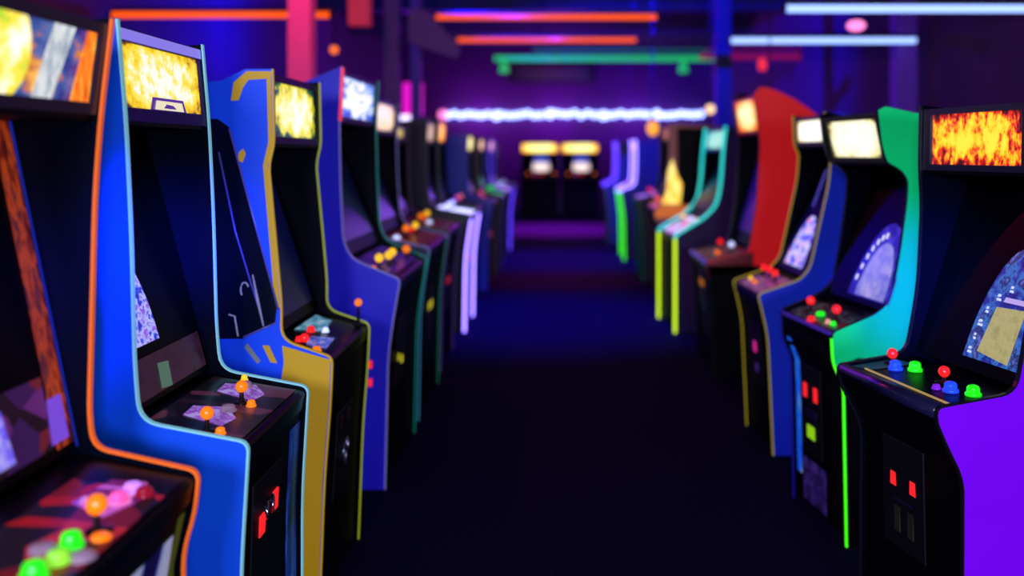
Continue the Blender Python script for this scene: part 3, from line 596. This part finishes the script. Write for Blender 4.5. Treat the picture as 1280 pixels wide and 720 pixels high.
# ------------------------------------------------------------------ the room
XL, XR, Y0, Y1, ZC = -4.0, 3.7, -6.0, 23.0, 3.95
carpet = mat('carpet', (20, 14, 46), rough=.85, spec=.03, var=.35, vscale=60)
wallm = mat('painted_wall', (88, 48, 92), rough=.8, var=.1, vscale=2)
ceilm = mat('dark_ceiling', (60, 58, 80), rough=.85, var=.15, vscale=3)
struct('floor', B().box(XL-.2, XR+.2, Y0-.2, Y1+.2, -.2, 0), carpet)
struct('ceiling', B().box(XL-.2, XR+.2, Y0-.2, Y1+.2, ZC, ZC+.2), ceilm)
struct('wall_left', B().box(XL-.2, XL, Y0, Y1, 0, ZC), wallm)
struct('wall_right', B().box(XR, XR+.2, Y0, Y1, 0, ZC), wallm)
struct('wall_back', B().box(XL-.2, XR+.2, Y1, Y1+.2, 0, ZC), wallm)
struct('wall_front', B().box(XL-.2, XR+.2, Y0-.2, Y0, 0, ZC), wallm)
def column(name, x, y, r, m, sq=True):
    b = B()
    if sq: b.box(x-r, x+r, y-r, y+r, 0, ZC)
    else: b.tube([(x, y, 0), (x, y, ZC)], r, 20)
    return struct(name, b, m)
colm = mat('column_paint', (95, 60, 150), rough=.6, var=.08, vscale=4)
column('pillar_pink', -1.95, 7.3, .085, mat('column_pink_lit', (225, 80, 150), rough=.6, var=.05, emit=(225, 60, 130), es=.15))  # magenta light on the pole is put into its paint and a slight glow
column('pillar_violet', -1.80, 10.4, .075, colm)
column('pillar_slim', -1.72, 11.6, .06, colm)
column('pillar_blue', 2.02, 11.8, .09, mat('column_blue', (16, 16, 90), rough=.6))
column('pillar_purple', 3.45, 9.6, .10, mat('column_violet', (120, 60, 200), rough=.6, var=.05, emit=(70, 20, 160), es=.12))
beamm = mat('beam_paint', (48, 44, 66), rough=.7, var=.1)
for i, y in enumerate((6.5, 9.6, 12.2, 15.5, 18.5)):
    struct('trim_%d' % (i+1), B().box(XL, XR, y-.09, y+.09, ZC-.28, ZC), beamm)

# tubes on the ceiling: neon tube + end caps + hangers
def tube_light(x0, x1, y, z, m, label, cat='tube light', group=None):
    r = empty('neon_tube_light', ((x0+x1)/2, y, z))
    tag(r, label, cat, group)
    h = (x1-x0)/2
    B().tube([(-h, 0, 0), (h, 0, 0)], .028, 12).build('glass_tube', m, r, smooth=True)
    for s in (-1, 1):
        B().tube([(s*h, 0, 0), (s*(h+.03), 0, 0)], .03, 12).build('end_cap', DARKMETAL, r)
        B().tube([(s*h*.8, 0, .028), (s*h*.8, 0, ZC-z)], .004, 6).build('hanger', DARKMETAL, r)
    B().box(-h, h, -.03, .03, .035, .06).build('fixture_bar', DARKMETAL, r)
    return r
ORT = glow('neon_orange', (255, 84, 0), 1.3, base=(8, 3, 0)); BLT = glow('neon_iceblue', (150, 180, 255), 1.9)
tube_light(-1.35, 1.08, 10.6, 2.89, ORT, 'orange neon tube above the aisle, upper of the middle pair')
tube_light(-1.35, 1.04, 12.86, 2.9, ORT, 'orange neon tube above the aisle, lower of the middle pair')
tube_light(-3.9, -2.0, 8.4, 2.6, ORT, 'orange neon tube at the upper left behind the pink pillar')
tube_light(1.66, 3.6, 7.0, 2.445, BLT, 'ice blue neon tube, upper of the pair at the upper right')
tube_light(1.67, 3.46, 9.3, 2.48, BLT, 'ice blue neon tube, lower and shorter of the pair at the upper right')

# green-lit lighting truss with hanging spot lamps
t = empty('lighting_truss', (.7, 15, 2.88)); tag(t, 'green lit ceiling truss with small hanging lamps above the far aisle', 'lighting truss')
GRN = glow('green_lit', (25, 190, 80), .85); DGRN = mat('green_lit_dim', (20, 70, 45), rough=.5, emit=(10, 120, 60), es=.35)  # green light on the truss is put into colour and glow
B().box(-1.7, 1.75, -.04, .04, -.06, .02).build('lower_bar', GRN, t); B().box(-1.1, 1.75, -.03, .03, .09, .13).build('upper_bar', DGRN, t)
b = B()
for i in range(12): b.tube([(-1.1+i*.26, 0, .0), (-1.1+i*.26+.13, 0, .1)], .012, 6); b.tube([(-1.1+i*.26+.13, 0, .1), (-1.1+i*.26+.26, 0, 0)], .012, 6)
b.build('lattice', DGRN, t)
for x in (-1.0, 1.0): B().tube([(x, 0, .1), (x, 0, ZC-2.88)], .01, 6).build('hanger', DARKMETAL, t)
for x, m in ((-1.55, GRN), (1.25, GRN)):
    q = B().lathe([(.02, .0), (.05, -.03), (.08, -.16), (.07, -.18)], (x, 0, -.06), 14).build('spot_lamp', m, t, smooth=True)
t = empty('ceiling_rail', (3.0, 14.6, 2.85)); tag(t, 'pink and red lit rail with a hanging red lamp behind the blue tubes', 'ceiling rail')
B().tube([(-.85, 0, 0), (.68, 0, 0)], .04, 8).build('rail', glow('rail_pink', (170, 20, 90), .6), t); B().tube([(-.75, 0, .12), (.68, 0, .12)], .03, 8).build('upper_rail', glow('rail_wine', (110, 10, 80), .5), t)  # rail glow stands in for coloured light reflected on pipes
B().lathe([(.03, 0), (.06, -.05), (.06, -.16), (.02, -.18)], (.1, 0, -.03), 12).build('spot_lamp', glow('lamp_red', (255, 50, 20), 1.1), t, smooth=True)
for x in (-.5, .5): B().tube([(x, 0, .12), (x, 0, ZC-2.85)], .01, 6).build('hanger', DARKMETAL, t)

# light string on the end wall
t = empty('light_string', (0, Y1, 2.30)); tag(t, 'string of round white violet bulbs along the end wall', 'string lights')
B().tube([(-2.9, -.05, 0), (3.47, -.05, 0)], .008, 6).build('cable', DARKMETAL, t)
BULB = glow('bulb_white', (150, 165, 255), 5)
n = 40
for i in range(n):
    x = -2.8+i*(6.2/(n-1))+(.05 if i % 8 == 0 else 0)
    r = .078 if i % 8 else .11
    B().ball((x, -.085, random.uniform(-.035, .035)), r, 10, 6).build('bulb', BULB if i else glow('bulb_pink', (255, 120, 200), 2.0), t, smooth=True)

# framed picture, magenta sign, ball lamps
t = empty('framed_picture', (-.15, Y1-.001, 3.3)); tag(t, 'dark framed picture high on the end wall', 'picture')
B().box(-1.04, 1.04, -.05, 0, -.25, .25).build('frame', mat('frame_brown', (34, 16, 14), rough=.5), t, bevel=.01)
b = B(); b.face([(-.86, -.053, -.17), (.86, -.053, -.17), (.86, -.053, .17), (-.86, -.053, .17)], uv=[(0, 0), (1, 0), (1, 1), (0, 1)])
b.build('picture_print', art('print_dark', [(.3, (16, 3, 8)), (.6, (40, 10, 10)), (.85, (70, 30, 15))], 3, 2, wn=.6, we=.4, strength=.5), t, recalc=False)
t = empty('lit_sign_box', (-2.0, 13.2, 2.13)); tag(t, 'glowing magenta box sign hanging above the left row', 'sign')
B().box(-.13, .13, -.06, .06, -.22, .22).build('lit_panel', glow('sign_magenta', (235, 20, 190), 1.1), t, bevel=.01)
B().ball((.03, -.08, -.05), .05).build('bulb', glow('sign_bulb', (255, 190, 255), 1.5), t, smooth=True)
B().tube([(-.28, 0, -.28), (.1, 0, -.28)], .06, 10).build('white_tube', glow('sign_white', (225, 215, 255), 2), t, smooth=True)
B().tube([(0, 0, .22), (0, 0, ZC-2.13)], .012, 6).build('hanger', DARKMETAL, t)
def pendant(x, y, z, r, m, label, sz=1.0):
    t = empty('pendant_lamp', (x, y, z)); tag(t, label, 'lamp')
    B().ball((0, 0, 0), r, 16, 10, sz).build('globe', m, t, smooth=True)
    B().tube([(0, 0, r*sz), (0, 0, ZC-z)], .008, 6).build('cord', DARKMETAL, t)
    B().lathe([(r*.4, r*sz*.85), (r*.35, r*sz*1.3), (.01, r*sz*1.4)], (0, 0, 0), 12).build('cap', DARKMETAL, t)
pendant(1.74, 11.0, 1.89, .055, glow('globe_cream', (255, 205, 150), 1.6), 'cream globe lamp hanging right of the bulb string')
pendant(2.45, 7.9, 2.44, .075, glow('globe_pink', (255, 130, 200), 1.8), 'pink globe lamp hanging between the two ice blue tubes', .6)
pendant(-2.15, 9.2, 2.38, .04, glow('globe_orange', (255, 110, 30), 1.4), 'small orange globe lamp hanging right of the pink pillar')
pendant(1.1, 11.2, 1.68, .07, glow('globe_amber', (255, 165, 40), 1.3), 'amber globe lamp hanging above the flame art cabinet', 1.3)
pendant(1.98, 9.0, 1.62, .05, glow('globe_rose', (215, 60, 200), .9), 'rose globe lamp hanging behind the mint sign')
# brace and box fixtures in the upper left
t = empty('ceiling_brace', (-1.62, 10.4, 2.75)); tag(t, 'violet triangular brace plate on the violet pillar', 'brace')
B().prism([(0, .2), (0, -.16), (.1, -.2), (.52, -.34), (.56, -.22), (.2, .18)], (lambda q: (q[0], -.03, q[1]), lambda q: (q[0], .03, q[1]))).build('brace_plate', mat('brace_paint', (110, 70, 150), rough=.6), t)
t = empty('wall_speaker_box', (-1.86, 9.0, 2.72)); tag(t, 'small rosy box fixture hanging beside the violet pillar', 'speaker')
B().box(-.1, .1, -.08, .08, -.14, .14).build('box_body', mat('box_rose', (215, 70, 90), rough=.6, emit=(200, 40, 80), es=.3), t, bevel=.01)
B().tube([(0, 0, .14), (0, 0, ZC-2.72)], .012, 6).build('hanger', DARKMETAL, t)

# ------------------------------------------------------------------ light
def point(x, y, z, c, p, r=0.0, spot=None, aim=None, blend=.6):
    l = bpy.data.lights.new('lamp', 'SPOT' if spot else 'POINT'); l.energy = p; l.color = lin(c); l.shadow_soft_size = r  # bare light object, unseen and without a fixture
    o = bpy.data.objects.new('lamp', l); C.objects.link(o); o.location = (x, y, z)
    if spot:
        l.spot_size = math.radians(spot); l.spot_blend = blend
        o.rotation_euler = (Vector(aim)-Vector((x, y, z))).to_track_quat('-Z', 'Y').to_euler()
    return o
def area(x, y, z, aim, c, p, sx, sy):
    l = bpy.data.lights.new('key_area', 'AREA'); l.shape = 'RECTANGLE'; l.size = sx; l.size_y = sy; l.energy = p; l.color = lin(c)
    o = bpy.data.objects.new('key_area', l); C.objects.link(o); o.location = (x, y, z)
    o.rotation_euler = (Vector(aim)-o.location).to_track_quat('-Z', 'Y').to_euler()
area(.85, -2.0, 1.5, (-.9, 3.5, 1.0), (205, 215, 255), 105, .7, .5)  # pair of key lights added behind the camera, no fixtures
area(-.7, -1.6, 1.9, (1.1, 3.8, 1.0), (205, 215, 255), 120, .7, .5)
point(-.1, .3, 1.55, (20, 50, 255), 2600, .1, 10, (-1.02, 2.6, 1.14), 1.0)  # unseen blue spots added for the patches on the inner walls
point(-.2, .0, 1.6, (20, 50, 255), 600, .1, 11, (-.98, 1.84, 1.12), 1.0)
point(.1, .3, 1.55, (20, 50, 255), 2200, .1, 11, (1.08, 2.85, 1.02), 1.0)
point(-.5, 1.4, 2.3, (40, 220, 255), 75, .1, 26, (1.15, 3.4, .85), .8)  # unseen cyan spot added to tint the green side panel
point(.0, 17.8, 3.7, (215, 30, 215), 6500, 0, 60, (0, 17.5, 0), .9)  # unseen downward spots added to colour the floor
point(.0, 12.6, 3.6, (90, 10, 255), 1500, 0, 60, (0, 12.6, 0), .9)
point(-.2, 8.2, 3.5, (12, 12, 255), 1500, 0, 62, (-.2, 8.2, 0), 1.0)
point(0, 10.6, 2.7, (255, 30, 120), 350, 0, 50, (0, 10.6, 0), 1.0)
point(-1.5, 9.0, 3.5, (10, 10, 255), 5000, 0, 62, (3.6, 16.5, 2.4), .8)  # unseen blue spot added to colour the right wall
point(2.6, 6.2, 3.5, (150, 10, 60), 10)  # unseen points added to tint walls and pillars
point(-2.6, 16, 3.2, (130, 20, 255), 40)
point(-2.9, 11.5, 2.9, (12, 12, 255), 220)
point(-1.6, 6.3, 3.0, (255, 40, 140), 50)
point(.0, 17.0, 3.0, (150, 10, 210), 160)
point(-.1, 22.2, 2.25, (160, 15, 255), 50); point(1.8, 22.2, 2.25, (140, 15, 255), 45); point(-1.9, 22.2, 2.25, (170, 15, 255), 45)  # unseen violet wall wash added beside the bulb string
w = bpy.data.worlds.new('world'); SC.world = w; w.use_nodes = True
w.node_tree.nodes['Background'].inputs[0].default_value = (.02, .015, .08, 1); w.node_tree.nodes['Background'].inputs[1].default_value = .1

# ------------------------------------------------------------------ camera
cam = bpy.data.cameras.new('camera'); co = bpy.data.objects.new('camera', cam); C.objects.link(co)
co.location = (0, 0, 1.4); co.rotation_euler = (math.pi/2, 0, 0)
cam.sensor_width = 36; cam.lens = 36*1200/1280
cam.shift_x = -58/1280; cam.shift_y = -170/1280
cam.clip_start = .05
cam.dof.use_dof = True; cam.dof.focus_distance = 2.45; cam.dof.aperture_fstop = 1.15; cam.dof.aperture_blades = 8
SC.camera = co
